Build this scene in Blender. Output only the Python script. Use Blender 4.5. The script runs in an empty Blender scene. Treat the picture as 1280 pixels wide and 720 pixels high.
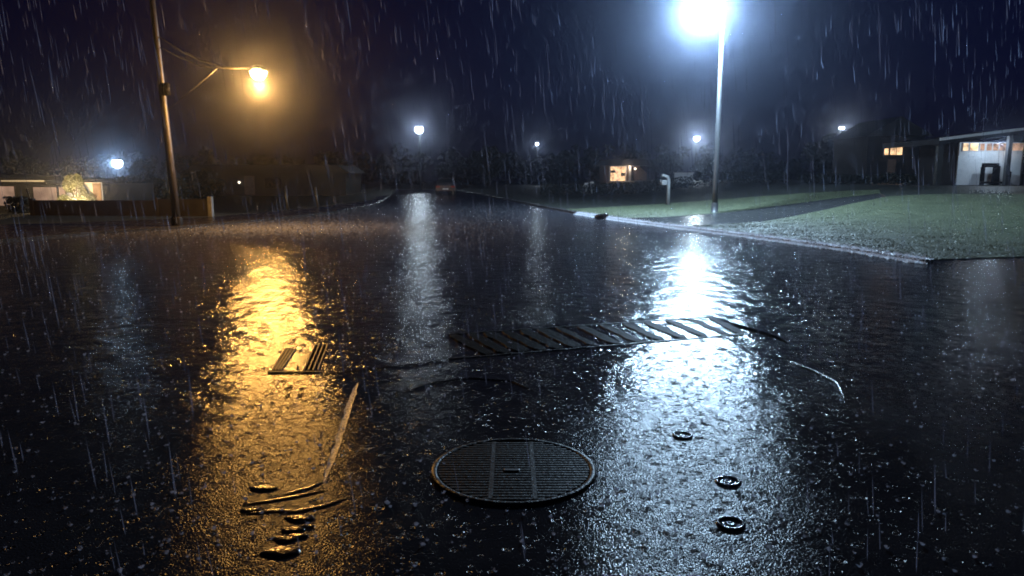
import bpy, bmesh, math, random
from mathutils import Vector, Matrix, noise as mnoise

random.seed(7)
C = bpy.data.collections.new("place")
sc = bpy.context.scene
sc.collection.children.link(C)
R = math.radians

# ------------------------------------------------------------------ camera
F, HOR, CAMH = 900.0, 222.0, 1.5
pitch = math.atan((360 - HOR) / F)
cd = bpy.data.cameras.new("camera"); cam = bpy.data.objects.new("camera", cd); C.objects.link(cam)
cam.location = (0, 0, CAMH); cam.rotation_euler = (math.pi / 2 - pitch, 0, 0)
cd.sensor_width = 36; cd.lens = 36 * F / 1280; cd.clip_start = 0.05; cd.clip_end = 3000
sc.camera = cam


def ray(px, py):
    a, b = (px - 640) / F, (360 - py) / F
    return Vector((a, math.cos(pitch) + b * math.sin(pitch), -math.sin(pitch) + b * math.cos(pitch)))


def at(px, py, Y):
    d = ray(px, py)
    return Vector((0, 0, CAMH)) + d * (Y / d.y)


def sst(t):
    t = max(0.0, min(1.0, t)); return t * t * (3 - 2 * t)


def gz(x, y):
    """height of the land: lawn rising to the right, a dip behind the left wall"""
    z = 1.05 * sst((y - 17) / 26) * sst((x - 7.5) / 13)
    z -= 0.9 * sst((y - 30.5) / 5) * sst((-x - 10) / 5) * (1 - sst((y - 60) / 30))
    return z


def P(px, py):
    """where the line of sight through a photo pixel meets the land"""
    d = ray(px, py); o = Vector((0, 0, CAMH)); t0, t = 0.5, 0.5
    while t < 400:
        t *= 1.01
        p = o + d * t
        if p.z < gz(p.x, p.y):
            for _ in range(30):
                m = (t0 + t) / 2; p = o + d * m
                if p.z < gz(p.x, p.y): t = m
                else: t0 = m
            return o + d * t
        t0 = t
    return o + d * t


# ------------------------------------------------------------------ mesh helpers
class MB:
    def __init__(s): s.v, s.f, s.sm = [], [], []

    def add(s, vs, fs, smooth=False):
        n = len(s.v); s.v += [tuple(v) for v in vs]
        s.f += [tuple(i + n for i in f) for f in fs]; s.sm += [smooth] * len(fs); return s

    def box(s, x0, x1, y0, y1, z0, z1, bev=0.0):
        if bev <= 0:
            vs = [(x, y, z) for z in (z0, z1) for y in (y0, y1) for x in (x0, x1)]
            return s.add(vs, [(0, 2, 3, 1), (4, 5, 7, 6), (0, 1, 5, 4), (2, 6, 7, 3), (0, 4, 6, 2), (1, 3, 7, 5)])
        b = bmesh.new(); bmesh.ops.create_cube(b, size=1)
        bmesh.ops.scale(b, vec=(x1 - x0, y1 - y0, z1 - z0), verts=b.verts)
        bmesh.ops.bevel(b, geom=b.edges[:] + b.verts[:], offset=bev, segments=2, affect='EDGES', profile=0.5)
        c = Vector(((x0 + x1) / 2, (y0 + y1) / 2, (z0 + z1) / 2))
        b.verts.index_update()
        s.add([v.co + c for v in b.verts], [[v.index for v in f.verts] for f in b.faces]); b.free(); return s

    def bar(s, a, b, w, h, up=(0, 0, 1)):
        a, b = Vector(a), Vector(b); d = (b - a).normalized()
        u = Vector(up)
        if abs(d.dot(u)) > 0.99: u = Vector((0, 1, 0))
        r = d.cross(u).normalized(); u = r.cross(d)
        vs = [p + r * sx * w / 2 + u * sz * h / 2 for p in (a, b) for sx, sz in ((-1, -1), (1, -1), (1, 1), (-1, 1))]
        return s.add(vs, [(0, 1, 2, 3), (7, 6, 5, 4), (0, 4, 5, 1), (1, 5, 6, 2), (2, 6, 7, 3), (3, 7, 4, 0)])

    def tube(s, pts, rs, n=10, cap=True):
        pts = [Vector(p) for p in pts]
        if not isinstance(rs, (list, tuple)): rs = [rs] * len(pts)
        vs, fs = [], []
        for i, p in enumerate(pts):
            d = (pts[min(i + 1, len(pts) - 1)] - pts[max(i - 1, 0)]).normalized()
            u = Vector((0, 0, 1)) if abs(d.z) < 0.9 else Vector((1, 0, 0))
            r = d.cross(u).normalized(); u = r.cross(d)
            for k in range(n):
                a = 2 * math.pi * k / n
                vs.append(p + (r * math.cos(a) + u * math.sin(a)) * rs[i])
        for i in range(len(pts) - 1):
            for k in range(n):
                k2 = (k + 1) % n
                fs.append((i * n + k, i * n + k2, (i + 1) * n + k2, (i + 1) * n + k))
        s.add(vs, fs, True)
        if cap:
            m = len(s.v) - len(vs)
            s.f += [tuple(m + k for k in range(n))[::-1], tuple(m + (len(pts) - 1) * n + k for k in range(n))]; s.sm += [False] * 2
        return s

    def lathe(s, prof, c=(0, 0, 0), n=20, sx=1.0, sy=1.0, closed=False):
        c = Vector(c); vs, fs = [], []
        for r, z in prof:
            for k in range(n):
                a = 2 * math.pi * k / n
                vs.append(c + Vector((r * sx * math.cos(a), r * sy * math.sin(a), z)))
        for i in range(len(prof) - 1):
            for k in range(n):
                k2 = (k + 1) % n
                fs.append((i * n + k, i * n + k2, (i + 1) * n + k2, (i + 1) * n + k))
        return s.add(vs, fs, True)

    def prism(s, poly, axis_a, axis_b, base, ext):
        """poly (list of 2d) spread on axis_a, axis_b from base, thickened by ext"""
        A, B, O, E = Vector(axis_a), Vector(axis_b), Vector(base), Vector(ext)
        n = len(poly)
        vs = [O + A * p[0] + B * p[1] for p in poly] + [O + A * p[0] + B * p[1] + E for p in poly]
        fs = [tuple(range(n))[::-1], tuple(range(n, 2 * n))] + [(i, (i + 1) % n, n + (i + 1) % n, n + i) for i in range(n)]
        return s.add(vs, fs)

    def build(s, name, mat, parent=None, loc=None):
        me = bpy.data.meshes.new(name); me.from_pydata(s.v, [], s.f); me.update()
        me.polygons.foreach_set("use_smooth", s.sm)
        b = bmesh.new(); b.from_mesh(me); bmesh.ops.recalc_face_normals(b, faces=b.faces) if len(s.f) < 5000 else None
        b.to_mesh(me); b.free()
        o = bpy.data.objects.new(name, me); C.objects.link(o)
        if mat: me.materials.append(mat)
        if parent: o.parent = parent
        if loc is not None: o.location = loc
        return o


def tag(o, label=None, cat=None, group=None, kind=None):
    for k, v in (("label", label), ("category", cat), ("group", group), ("kind", kind)):
        if v: o[k] = v
    return o


def thing(name, label, cat, loc=(0, 0, 0), rz=0.0, group=None):
    o = bpy.data.objects.new(name, None); C.objects.link(o); o.empty_display_size = 0.1
    o.location = loc; o.rotation_euler = (0, 0, rz)
    return tag(o, label, cat, group)


def copy_tree(o, parent=None):
    c = o.copy(); C.objects.link(c); c.parent = parent
    for ch in list(o.children): copy_tree(ch, c)
    return c


# ------------------------------------------------------------------ materials
def newmat(name):
    m = bpy.data.materials.new(name); m.use_nodes = True
    nt = m.node_tree
    return m, nt, nt.nodes["Principled BSDF"]


def N(nt, t, **kw):
    n = nt.nodes.new(t)
    for k, v in kw.items():
        if k in n.inputs: n.inputs[k].default_value = v
        else: setattr(n, k, v)
    return n


def mth(nt, op, a, b=None, c=None):
    n = nt.nodes.new("ShaderNodeMath"); n.operation = op
    for i, x in enumerate((a, b, c)):
        if x is None: continue
        if isinstance(x, (int, float)): n.inputs[i].default_value = x
        else: nt.links.new(x, n.inputs[i])
    return n.outputs[0]


def mat(name, c1, c2=None, scale=4.0, rough=0.5, bump=0.0, bscale=None, spec=0.5, metal=0.0, detail=5, rough2=None, lo=0.35, hi=0.68):
    m, nt, p = newmat(name); L = nt.links.new
    tc = N(nt, "ShaderNodeTexCoord")
    n = N(nt, "ShaderNodeTexNoise", Scale=scale, Detail=detail, Roughness=0.6); L(tc.outputs["Object"], n.inputs["Vector"])
    cr = N(nt, "ShaderNodeValToRGB"); c2 = c2 or tuple(x * 0.65 for x in c1)
    cr.color_ramp.elements[0].position = lo; cr.color_ramp.elements[1].position = hi
    cr.color_ramp.elements[0].color = (*c2, 1); cr.color_ramp.elements[1].color = (*c1, 1)
    L(n.outputs[0], cr.inputs[0]); L(cr.outputs[0], p.inputs["Base Color"])
    p.inputs["Roughness"].default_value = rough; p.inputs["Specular IOR Level"].default_value = spec
    p.inputs["Metallic"].default_value = metal
    if rough2 is not None:
        mr = N(nt, "ShaderNodeMapRange"); mr.inputs[3].default_value = rough; mr.inputs[4].default_value = rough2
        L(n.outputs[0], mr.inputs[0]); L(mr.outputs[0], p.inputs["Roughness"])
    if bump:
        b = N(nt, "ShaderNodeBump", Strength=1.0, Distance=bump)
        n2 = N(nt, "ShaderNodeTexNoise", Scale=bscale or scale * 4, Detail=4.0); L(tc.outputs["Object"], n2.inputs["Vector"])
        L(n2.outputs[0], b.inputs["Height"]); L(b.outputs[0], p.inputs["Normal"])
    return m


def emit(name, col, strength, vary=0.0, scale=3.0, sample='NONE'):
    m, nt, p = newmat(name); L = nt.links.new
    nt.nodes.remove(p); out = nt.nodes["Material Output"]
    e = N(nt, "ShaderNodeEmission", Strength=strength); e.inputs[0].default_value = (*col, 1)
    if vary:
        tc = N(nt, "ShaderNodeTexCoord"); n = N(nt, "ShaderNodeTexNoise", Scale=scale, Detail=2.0)
        L(tc.outputs["Object"], n.inputs["Vector"])
        mr = N(nt, "ShaderNodeMapRange"); mr.inputs[1].default_value = 0.35; mr.inputs[2].default_value = 0.65
        mr.inputs[3].default_value = strength * (1 - vary); mr.inputs[4].default_value = strength * (1 + vary)
        L(n.outputs[0], mr.inputs[0]); L(mr.outputs[0], e.inputs["Strength"])
    L(e.outputs[0], out.inputs["Surface"])
    m.cycles.emission_sampling = sample
    return m


def wet_road():
    m, nt, p = newmat("wet_asphalt"); L = nt.links.new
    g = N(nt, "ShaderNodeNewGeometry"); pos = g.outputs["Position"]

    def noise(scale, detail=3.0, rough=0.5, vec=pos):
        n = N(nt, "ShaderNodeTexNoise", Scale=scale, Detail=detail, Roughness=rough); L(vec, n.inputs["Vector"]); return n.outputs[0]

    def ramp(v, a, b, lo=0.0, hi=1.0):
        r = N(nt, "ShaderNodeMapRange"); r.interpolation_type = 'SMOOTHSTEP'
        for i, x in enumerate((a, b, lo, hi)): r.inputs[i + 1].default_value = x
        L(v, r.inputs[0]); return r.outputs[0]
    # standing water versus bare wet stones
    wet = ramp(noise(0.55, 4.0, 0.55), 0.3, 0.75)
    # the near road is shallow: stones stand through the film; farther out the flood deepens and ripples
    sp = N(nt, "ShaderNodeSeparateXYZ"); L(pos, sp.inputs[0])
    deep = ramp(mth(nt, 'ADD', sp.outputs[1], mth(nt, 'MULTIPLY_ADD', noise(0.5, 3.0), 2.4, -1.2)), 2.8, 7.6)
    wav = mth(nt, 'MULTIPLY', noise(3.6, 5.0, 0.48), mth(nt, 'MULTIPLY_ADD', noise(0.45, 2.0), 0.028, 0.015))
    far = ramp(sp.outputs[1], 8.0, 20.0)
    h = mth(nt, 'MULTIPLY', wav, mth(nt, 'ADD', mth(nt, 'MULTIPLY_ADD', deep, 0.72, 0.28), mth(nt, 'MULTIPLY', far, 0.7)))
    stones = N(nt, "ShaderNodeTexVoronoi", Scale=105.0); L(pos, stones.inputs["Vector"])
    agg = mth(nt, 'ADD', mth(nt, 'MULTIPLY', stones.outputs["Distance"], -1.1), noise(60.0, 3.0, 0.6))
    h = mth(nt, 'ADD', h, mth(nt, 'MULTIPLY', agg, mth(nt, 'MULTIPLY_ADD', deep, -0.0005, 0.0014)))

    # rings where drops have just fallen, two sizes
    def rings(scale, size, waves, amp, keep):
        mp = N(nt, "ShaderNodeVectorMath", operation='MULTIPLY'); mp.inputs[1].default_value = (1, 1, 0); L(pos, mp.inputs[0])
        v = N(nt, "ShaderNodeTexVoronoi", Scale=scale); v.voronoi_dimensions = '2D'; L(mp.outputs[0], v.inputs["Vector"])
        d = v.outputs["Distance"]; sep = N(nt, "ShaderNodeSeparateColor"); L(v.outputs["Color"], sep.inputs[0])
        on = mth(nt, 'GREATER_THAN', sep.outputs[0], keep)
        rad = mth(nt, 'MULTIPLY_ADD', sep.outputs[1], size * 0.7, size * 0.3)
        x = mth(nt, 'DIVIDE', d, rad)
        fall = ramp(x, 0.2, 1.0, 1.0, 0.0)
        w = mth(nt, 'COSINE', mth(nt, 'MULTIPLY', x, waves))
        return mth(nt, 'MULTIPLY', mth(nt, 'MULTIPLY', mth(nt, 'MULTIPLY', w, fall), on), amp)
    h = mth(nt, 'ADD', h, rings(9.0, 0.36, 8.0, 0.003, 0.5))
    h = mth(nt, 'ADD', h, mth(nt, 'MULTIPLY', rings(4.2, 0.42, 7.0, 0.006, 0.35), deep))
    h = mth(nt, 'ADD', h, rings(26.0, 0.42, 4.0, 0.0034, 0.66))
    b = N(nt, "ShaderNodeBump", Strength=1.0, Distance=1.0); L(h, b.inputs["Height"]); cr = N(nt, "ShaderNodeValToRGB"); cr.color_ramp.elements[0].color = (0.011, 0.012, 0.017, 1); cr.color_ramp.elements[1].color = (0.036, 0.036, 0.042, 1)
    L(noise(1.7, 6.0, 0.65), cr.inputs[0]); nt.nodes.remove(p)
    df = N(nt, "ShaderNodeBsdfDiffuse"); L(cr.outputs[0], df.inputs[0]); L(b.outputs[0], df.inputs["Normal"])
    gl = N(nt, "ShaderNodeBsdfGlossy", distribution='BECKMANN'); L(b.outputs[0], gl.inputs["Normal"]); L(mth(nt, 'ADD', ramp(deep, 0, 1, 0.2, 0.15), ramp(wet, 0, 1, 0.05, -0.03)), gl.inputs["Roughness"])
    gl.inputs[0].default_value = (1, 1, 1, 1)
    fr = N(nt, "ShaderNodeFresnel", IOR=1.36); L(b.outputs[0], fr.inputs["Normal"])
    mx = N(nt, "ShaderNodeMixShader"); L(mth(nt, "MULTIPLY", fr.outputs[0], mth(nt, "MULTIPLY", ramp(deep, 0.0, 0.75, 0.34, 0.72), ramp(noise(14.0, 4.0, 0.6), 0.3, 0.6, 0.45, 1.0))), mx.inputs[0]); L(df.outputs[0], mx.inputs[1]); L(gl.outputs[0], mx.inputs[2])
    L(mx.outputs[0], nt.nodes["Material Output"].inputs["Surface"])
    return m


def water(name, rough=0.04, bump=0.0006, scale=40, col=(0.012, 0.012, 0.014)):
    m = mat(name, col, col, rough=rough, bump=bump, bscale=scale); return m


def drops(name, see, col=(0.7, 0.76, 0.95)):
    m, nt, p = newmat(name); L = nt.links.new; nt.nodes.remove(p); out = nt.nodes["Material Output"]
    tl = N(nt, "ShaderNodeBsdfTranslucent"); df = N(nt, "ShaderNodeBsdfDiffuse"); tr = N(nt, "ShaderNodeBsdfTransparent")
    tl.inputs[0].default_value = (*col, 1); df.inputs[0].default_value = (*col, 1)
    m1 = N(nt, "ShaderNodeMixShader"); m1.inputs[0].default_value = 0.4; L(tl.outputs[0], m1.inputs[1]); L(df.outputs[0], m1.inputs[2])
    m2 = N(nt, "ShaderNodeMixShader"); m2.inputs[0].default_value = see; L(m1.outputs[0], m2.inputs[1]); L(tr.outputs[0], m2.inputs[2])
    L(m2.outputs[0], out.inputs["Surface"]); return m


M = dict(
    road=wet_road(),
    land=mat("wet_ground", (0.035, 0.038, 0.03), (0.018, 0.02, 0.016), scale=0.8, rough=0.6, bump=0.03, bscale=9),
    lawn=mat("lawn", (0.11, 0.125, 0.07), (0.065, 0.078, 0.045), scale=1.3, rough=0.55, bump=0.05, bscale=16),
    blade=mat("grass_blade", (0.11, 0.13, 0.07), (0.07, 0.085, 0.045), scale=2.0, rough=0.45),
    path=mat("wet_concrete_path", (0.055, 0.056, 0.055), (0.03, 0.031, 0.03), scale=2, rough=0.35, bump=0.006, bscale=30, rough2=0.15),
    kerb=mat("wet_kerb_concrete", (0.07, 0.07, 0.075), (0.035, 0.035, 0.037), scale=5, rough=0.3, bump=0.02, bscale=14),
    pave=mat("wet_pavement", (0.022, 0.021, 0.02), (0.012, 0.011, 0.011), scale=1.4, rough=0.4, rough2=0.12, bump=0.008, bscale=9),
    wood=mat("weathered_pole_wood", (0.03, 0.024, 0.019), (0.014, 0.011, 0.009), scale=7, rough=0.45, bump=0.006, bscale=40),
    steel=mat("galvanised_steel", (0.06, 0.062, 0.065), (0.035, 0.037, 0.04), scale=9, rough=0.45, metal=0.2),
    dsteel=mat("dark_iron", (0.010, 0.010, 0.011), (0.005, 0.005, 0.006), scale=14, rough=0.5, bump=0.004, bscale=45, spec=0.09),
    rim=mat('wet_iron', (0.03, 0.03, 0.033), (0.012, 0.012, 0.012), scale=20, rough=0.4, bump=0.008, bscale=40, spec=0.1),
    iron=mat('black_iron', (0.005, 0.005, 0.0055), (0.003, 0.003, 0.003), scale=14, rough=0.5, bump=0.006, bscale=30, spec=0.008),
    stucco=mat('weathered_pale_paint', (0.2, 0.2, 0.2), (0.12, 0.12, 0.12), scale=5, rough=0.5),
    pit_shade=mat("pit_shade_black", (0.008, 0.008, 0.009), (0.004, 0.004, 0.005), rough=0.9, spec=0.0),  # flat black in place of the shade below the grates
    wall=mat("rendered_wall", (0.03, 0.027, 0.026), (0.018, 0.016, 0.015), scale=1.5, rough=0.6, bump=0.004, bscale=20),
    white=mat("white_painted_wall", (0.6, 0.62, 0.64), (0.46, 0.48, 0.5), scale=1.1, rough=0.5, bump=0.002, bscale=20),
    trim=mat("white_trim", (0.62, 0.62, 0.62), (0.5, 0.5, 0.5), scale=3, rough=0.45),
    dwall=mat("dark_siding", (0.018, 0.018, 0.02), (0.01, 0.01, 0.012), scale=2, rough=0.6),
    brick=mat("brown_siding", (0.2, 0.13, 0.1), (0.12, 0.08, 0.06), scale=3, rough=0.6),
    roof=mat("dark_roof", (0.022, 0.022, 0.025), (0.014, 0.014, 0.015), scale=4, rough=0.5),
    leaf=mat("dark_foliage", (0.011, 0.015, 0.011), (0.007, 0.010, 0.008), scale=1.0, rough=0.5),
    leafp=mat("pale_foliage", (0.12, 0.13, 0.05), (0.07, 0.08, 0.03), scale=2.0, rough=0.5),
    bark=mat("bark", (0.08, 0.065, 0.05), (0.04, 0.03, 0.025), scale=6, rough=0.7),
    car=mat("dark_car_paint", (0.05, 0.045, 0.05), (0.04, 0.036, 0.04), rough=0.2),
    glass=mat("dark_glass", (0.012, 0.014, 0.018), (0.01, 0.012, 0.015), rough=0.05),
    tyre=mat("tyre_rubber", (0.02, 0.02, 0.02), (0.012, 0.012, 0.012), rough=0.7),
    red=mat("tail_light_red", (0.25, 0.02, 0.015), (0.18, 0.015, 0.01), rough=0.15),
    paint=mat("worn_line_paint", (0.38, 0.37, 0.35), (0.025, 0.024, 0.023), scale=75, rough=0.35, bump=0.006, bscale=70, lo=.46, hi=.56),
    water=water("puddle_water", 0.16, 0.006, 35), ripple=water("ripple_water", 0.16, 0.003, 60),
    tar=mat("tar_seam", (0.022, 0.022, 0.024), (0.012, 0.012, 0.013), scale=30, rough=0.2, bump=0.003, bscale=60),
    mist=drops("fine_splash_drop", 0.62, (.5, .5, .52)), foam=drops("kerb_splash_drop", 0.0, (.8, .83, .88)), rain=drops("rain_drop", 0.85, (.5, .58, .85)), splash=drops("splash_drop", 0.22, (.30, .33, .42)),
    lampw=emit("white_lamp_lens", (0.8, 0.9, 1.0), 60), lampg=emit("sodium_lamp_lens", (1.0, 0.72, 0.3), 60),
    lampf=emit("far_lamp_globe", (0.82, 0.92, 1.0), 14),
    winw=emit("lit_warm_window", (1.0, 0.62, 0.33), 1.5, 0.55, 2.2), glow_panel=emit("glowing_pale_panel", (1.0, 0.6, 0.4), 0.42, 0.3, 1.2),
    winh=emit('lit_clerestory_bright', (1.0, 0.82, 0.55), 3.0, 0.6, 3.0), winl=emit('lit_clerestory_dim', (1.0, 0.62, 0.42), 0.5, 0.6, 3.0),
    winy=emit("lit_clerestory", (1.0, 0.74, 0.45), 1.6, 0.6, 2.4), porch=emit("porch_bulb", (1.0, 0.85, 0.7), 3.0),
)


def lamp(name, loc, I, col, radius=0.18, parent=None):
    ld = bpy.data.lights.new(name, 'POINT'); ld.energy = I * 4 * math.pi * math.pi / math.pi; ld.color = col; ld.shadow_soft_size = radius
    o = bpy.data.objects.new(name, ld); C.objects.link(o); o.location = loc
    if parent: o.parent = parent
    return o


# ------------------------------------------------------------------ land, road, lawns
def sheet(name, mt, front, back, nu=40, nv=10, lift=0.004):
    """a surface between two outlines, laid on the land"""
    def resample(pl, n):
        pl = [Vector((p[0], p[1], 0)) for p in pl]
        L = [0]
        for a, b in zip(pl, pl[1:]): L.append(L[-1] + (b - a).length)
        out = []
        for i in range(n + 1):
            t = L[-1] * i / n; k = 0
            while k < len(pl) - 2 and L[k + 1] < t: k += 1
            out.append(pl[k].lerp(pl[k + 1], (t - L[k]) / max(1e-6, L[k + 1] - L[k])))
        return out
    A, B = resample(front, nu), resample(back, nu); vs, fs = [], []
    for j in range(nv + 1):
        for i in range(nu + 1):
            p = A[i].lerp(B[i], j / nv); vs.append((p.x, p.y, gz(p.x, p.y) + lift))
    w = nu + 1
    for j in range(nv):
        for i in range(nu): fs.append((j * w + i, j * w + i + 1, (j + 1) * w + i + 1, (j + 1) * w + i))
    m = MB(); m.add(vs, fs, True); o = m.build(name, mt); tag(o, kind="structure"); return o


def linspace(a, b, n): return [a + (b - a) * i / (n - 1) for i in range(n)]


xs = linspace(-260, -40, 12)[:-1] + linspace(-40, 50, 91) + linspace(50, 260, 12)[1:]
ys = [-40, -20, -8, 0] + linspace(4, 70, 67) + linspace(70, 330, 14)[1:]
m = MB(); vs = [(x, y, gz(x, y)) for y in ys for x in xs]; w = len(xs)
m.add(vs, [(j * w + i, j * w + i + 1, (j + 1) * w + i + 1, (j + 1) * w + i) for j in range(len(ys) - 1) for i in range(w - 1)], True)
tag(m.build("ground", M['land']), kind="structure")

kerb_px = [(1160, 329), (1060, 313), (950, 298), (830, 283), (770, 275), (725, 268), (680, 259), (640, 251), (610, 244.5), (580, 240), (560, 237)]
kerb_pts = [P(*q) for q in kerb_px]
left_px = [(-120, 318), (0, 303), (120, 293), (222, 286), (330, 276), (420, 266), (470, 256), (486, 246), (492, 240), (497, 237)]
left_pts = [P(*q) for q in left_px]
k0 = kerb_pts[0]
road_right = [(16, -20), (16, 3), (16, 16), (9.5, 13.6), (k0.x + 0.1, k0.y - 0.05)] + [(p.x, p.y) for p in kerb_pts[1:]]
road_left = [(-22, -20), (-22, 3), (-18, 13)] + [(p.x, p.y) for p in left_pts[1:]]


def strip_by_y(name, mt, Lp, Rp, lift, nu=40, nv=120):
    def x_at(pl, y):
        for a, b in zip(pl, pl[1:]):
            if min(a[1], b[1]) <= y <= max(a[1], b[1]) and a[1] != b[1]:
                return a[0] + (b[0] - a[0]) * (y - a[1]) / (b[1] - a[1])
        return pl[-1][0]
    ym = min(Lp[-1][1], Rp[-1][1]); vs, fs = [], []
    for j in range(nv + 1):
        y = -20 + (ym + 20) * (j / nv)
        xl, xr = x_at(Lp, y), x_at(Rp, y)
        for i in range(nu + 1):
            x = xl + (xr - xl) * i / nu; vs.append((x, y, gz(x, y) + lift))
    w = nu + 1
    for j in range(nv):
        for i in range(nu): fs.append((j * w + i, j * w + i + 1, (j + 1) * w + i + 1, (j + 1) * w + i))
    return tag(MB().add(vs, fs, True).build(name, mt), kind="structure")


strip_by_y("road", M['road'], road_left, road_right, 0.006)


def kerb(name, pts, w, h, mt, wob=0.0, label=None):
    vs, fs = [], []; q = []
    for a, b in zip(pts, pts[1:]):
        n = max(2, int((b - a).length / 0.18))
        q += [a.lerp(b, i / n) for i in range(n)]
    q.append(pts[-1])
    for i, p in enumerate(q):
        d = q[min(i + 1, len(q) - 1)] - q[max(i - 1, 0)]; d.z = 0; d.normalize(); nrm = Vector((d.y, -d.x, 0))
        z = gz(p.x, p.y); s = wob * mnoise.noise(p * 3.1); s2 = wob * mnoise.noise(p * 2.3 + Vector((9, 1, 4)))
        for ox, oz in ((-w / 2, -0.05), (-w / 2 + s, h * 0.8), (-w / 2 + 0.03 + s, h + s2), (w / 2 - 0.02, h + s2), (w / 2, h * 0.85), (w / 2, -0.05)):
            vs.append(p + nrm * ox + Vector((0, 0, z - p.z + oz)))
    for i in range(len(q) - 1):
        for k in range(5): fs.append((i * 6 + k, i * 6 + k + 1, i * 6 + 7 + k, i * 6 + 6 + k))
    n = len(q) - 1
    fs += [tuple(range(6)), tuple(n * 6 + k for k in range(6))[::-1]]
    return tag(MB().add(vs, fs).build(name, mt), kind="structure")


kerb("kerb", kerb_pts[:8], 0.2, 0.08, M['kerb'], 0.05)
kerb("kerb", kerb_pts[7:], 0.2, 0.08, M['kerb'], 0.02)
kerb("kerb", left_pts, 0.16, 0.09, M['pave'], 0.01)

# pavement on the left behind its kerb
sheet("pavement", M['pave'], [(p.x - 0.12, p.y + 0.15) for p in left_pts[:8]],
      [P(-120, 290)[:2], P(0, 283)[:2], P(120, 279)[:2], P(262, 273)[:2], P(400, 260)[:2], P(465, 251)[:2], P(480, 245)[:2]], 60, 6, 0.05)
# right side: bright verge, wet path, big lawn
verge_f = [P(724, 267), P(775, 273.5), P(830, 272), P(893, 267), P(960, 259), P(1030, 250), P(1100, 242)]
verge_b = [P(700, 262.5), P(770, 258.5), P(835, 254), P(893, 250), P(960, 245), P(1030, 240.5), P(1100, 237.5)]
sheet("lawn", M['lawn'], [p[:2] for p in verge_f], [p[:2] for p in verge_b], 60, 8, 0.02)
path_f = [P(776, 275), P(832, 282), P(890, 284), P(950, 279), P(1010, 268), P(1060, 257), P(1110, 247)]
sheet("path", M['path'], [p[:2] for p in path_f], [p[:2] for p in verge_f[1:]], 60, 6, 0.012)
lawn_f = [P(850, 284), P(950, 297), P(1060, 311), P(1158, 326), P(1280, 322), P(1420, 318)]
lawn_b = [P(890, 282), P(950, 278), P(1010, 267), P(1060, 256), P(1110, 246), P(1300, 243)]
sheet("lawn", M['lawn'], [p[:2] for p in lawn_f], [p[:2] for p in lawn_b], 70, 24, 0.024)


# grass blades on both lawns
def grass(front, back, n, rnd):
    m = MB(); vs, fs = [], []
    def pick(pl, t):
        t *= len(pl) - 1; k = min(int(t), len(pl) - 2); return pl[k].lerp(pl[k + 1], t - k)
    for _ in range(n):
        t, s = rnd.random(), rnd.random() ** 1.3
        p = pick(front, t).lerp(pick(back, t), s); z = gz(p.x, p.y) + 0.018
        h = rnd.uniform(0.010, 0.026) * (1 + 0.6 * mnoise.noise(Vector((p.x, p.y, 0)) * 1.3)); a = rnd.uniform(0, 6.28); wd = rnd.uniform(0.008, 0.018)
        lx, ly = rnd.gauss(0, 0.03), rnd.gauss(0, 0.03); i = len(vs)
        vs += [(p.x - wd * math.cos(a), p.y - wd * math.sin(a), z), (p.x + wd * math.cos(a), p.y + wd * math.sin(a), z), (p.x + lx, p.y + ly, z + h)]
        fs.append((i, i + 1, i + 2))
    return m.add(vs, fs)


rg = random.Random(3)
g = grass(lawn_f, lawn_b, 60000, rg); g2 = grass(verge_f, verge_b, 16000, rg)
g.add(g2.v, g2.f)
tag(g.build("grass", M['blade']), "short wet grass covering the lawns beside the road", "grass", kind="stuff")

# ------------------------------------------------------------------ road details
def road_poly(name, mt, pxs, lift=0.012, th=0.0):
    pts = [P(*q) for q in pxs]; n = len(pts)
    vs = [(p.x, p.y, lift) for p in pts]
    return tag(MB().add(vs, [tuple(range(n))]).build(name, mt), kind="structure")


# worn painted line by the gold glow
def ribbon(name, mt, pxs, widths, h, n=40, kind="structure", wob=0.25, seed=0):
    pts = [P(*q) for q in pxs]; vs, fs = [], []
    for i in range(n + 1):
        t = i / n * (len(pts) - 1); k = min(int(t), len(pts) - 2); p = pts[k].lerp(pts[k + 1], t - k)
        d = (pts[k + 1] - pts[k]); d.z = 0; d.normalize(); nr = Vector((d.y, -d.x, 0))
        wd = widths[k] + (widths[k + 1] - widths[k]) * (t - k)
        wa = wd * (1 + wob * mnoise.noise(Vector((i * 0.37, seed, 0.0)))); wb = wd * (1 + wob * mnoise.noise(Vector((i * 0.37, seed, 7.0))))
        e = 1 - (abs(2 * i / n - 1)) ** 6 * 0.9
        for s, z in ((-1, 0.003), (-0.55, h * 0.8), (0, h), (0.55, h * 0.8), (1, 0.003)):
            vs.append(p + nr * s * (wa if s < 0 else wb) * e / 2 + Vector((0, 0, 0.006 + z * e - p.z)))
    for i in range(n):
        for k in range(4): fs.append((i * 5 + k, i * 5 + k + 1, i * 5 + 6 + k, i * 5 + 5 + k))
    return tag(MB().add(vs, fs, True).build(name, mt), kind=kind)


ribbon("road_line", M['paint'], [(447, 479), (436, 510), (424, 550), (404, 606)], [0.034, 0.04, 0.038, 0.03], 0.002, seed=1, wob=.7)
ribbon("road_crack", M['tar'], [(985, 452), (1020, 466), (1046, 480), (1056, 500)], [0.03, 0.03, 0.03, 0.015], 0.012, seed=2)
ribbon("road_crack", M['tar'], [(505, 492), (540, 480), (590, 474), (640, 478), (672, 492)], [0.02, 0.03, 0.03, 0.03, 0.015], 0.01, seed=3)
ribbon("road_crack", M['tar'], [(400, 470), (470, 462), (560, 452)], [0.02, 0.03, 0.02], 0.008, seed=4)
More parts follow.
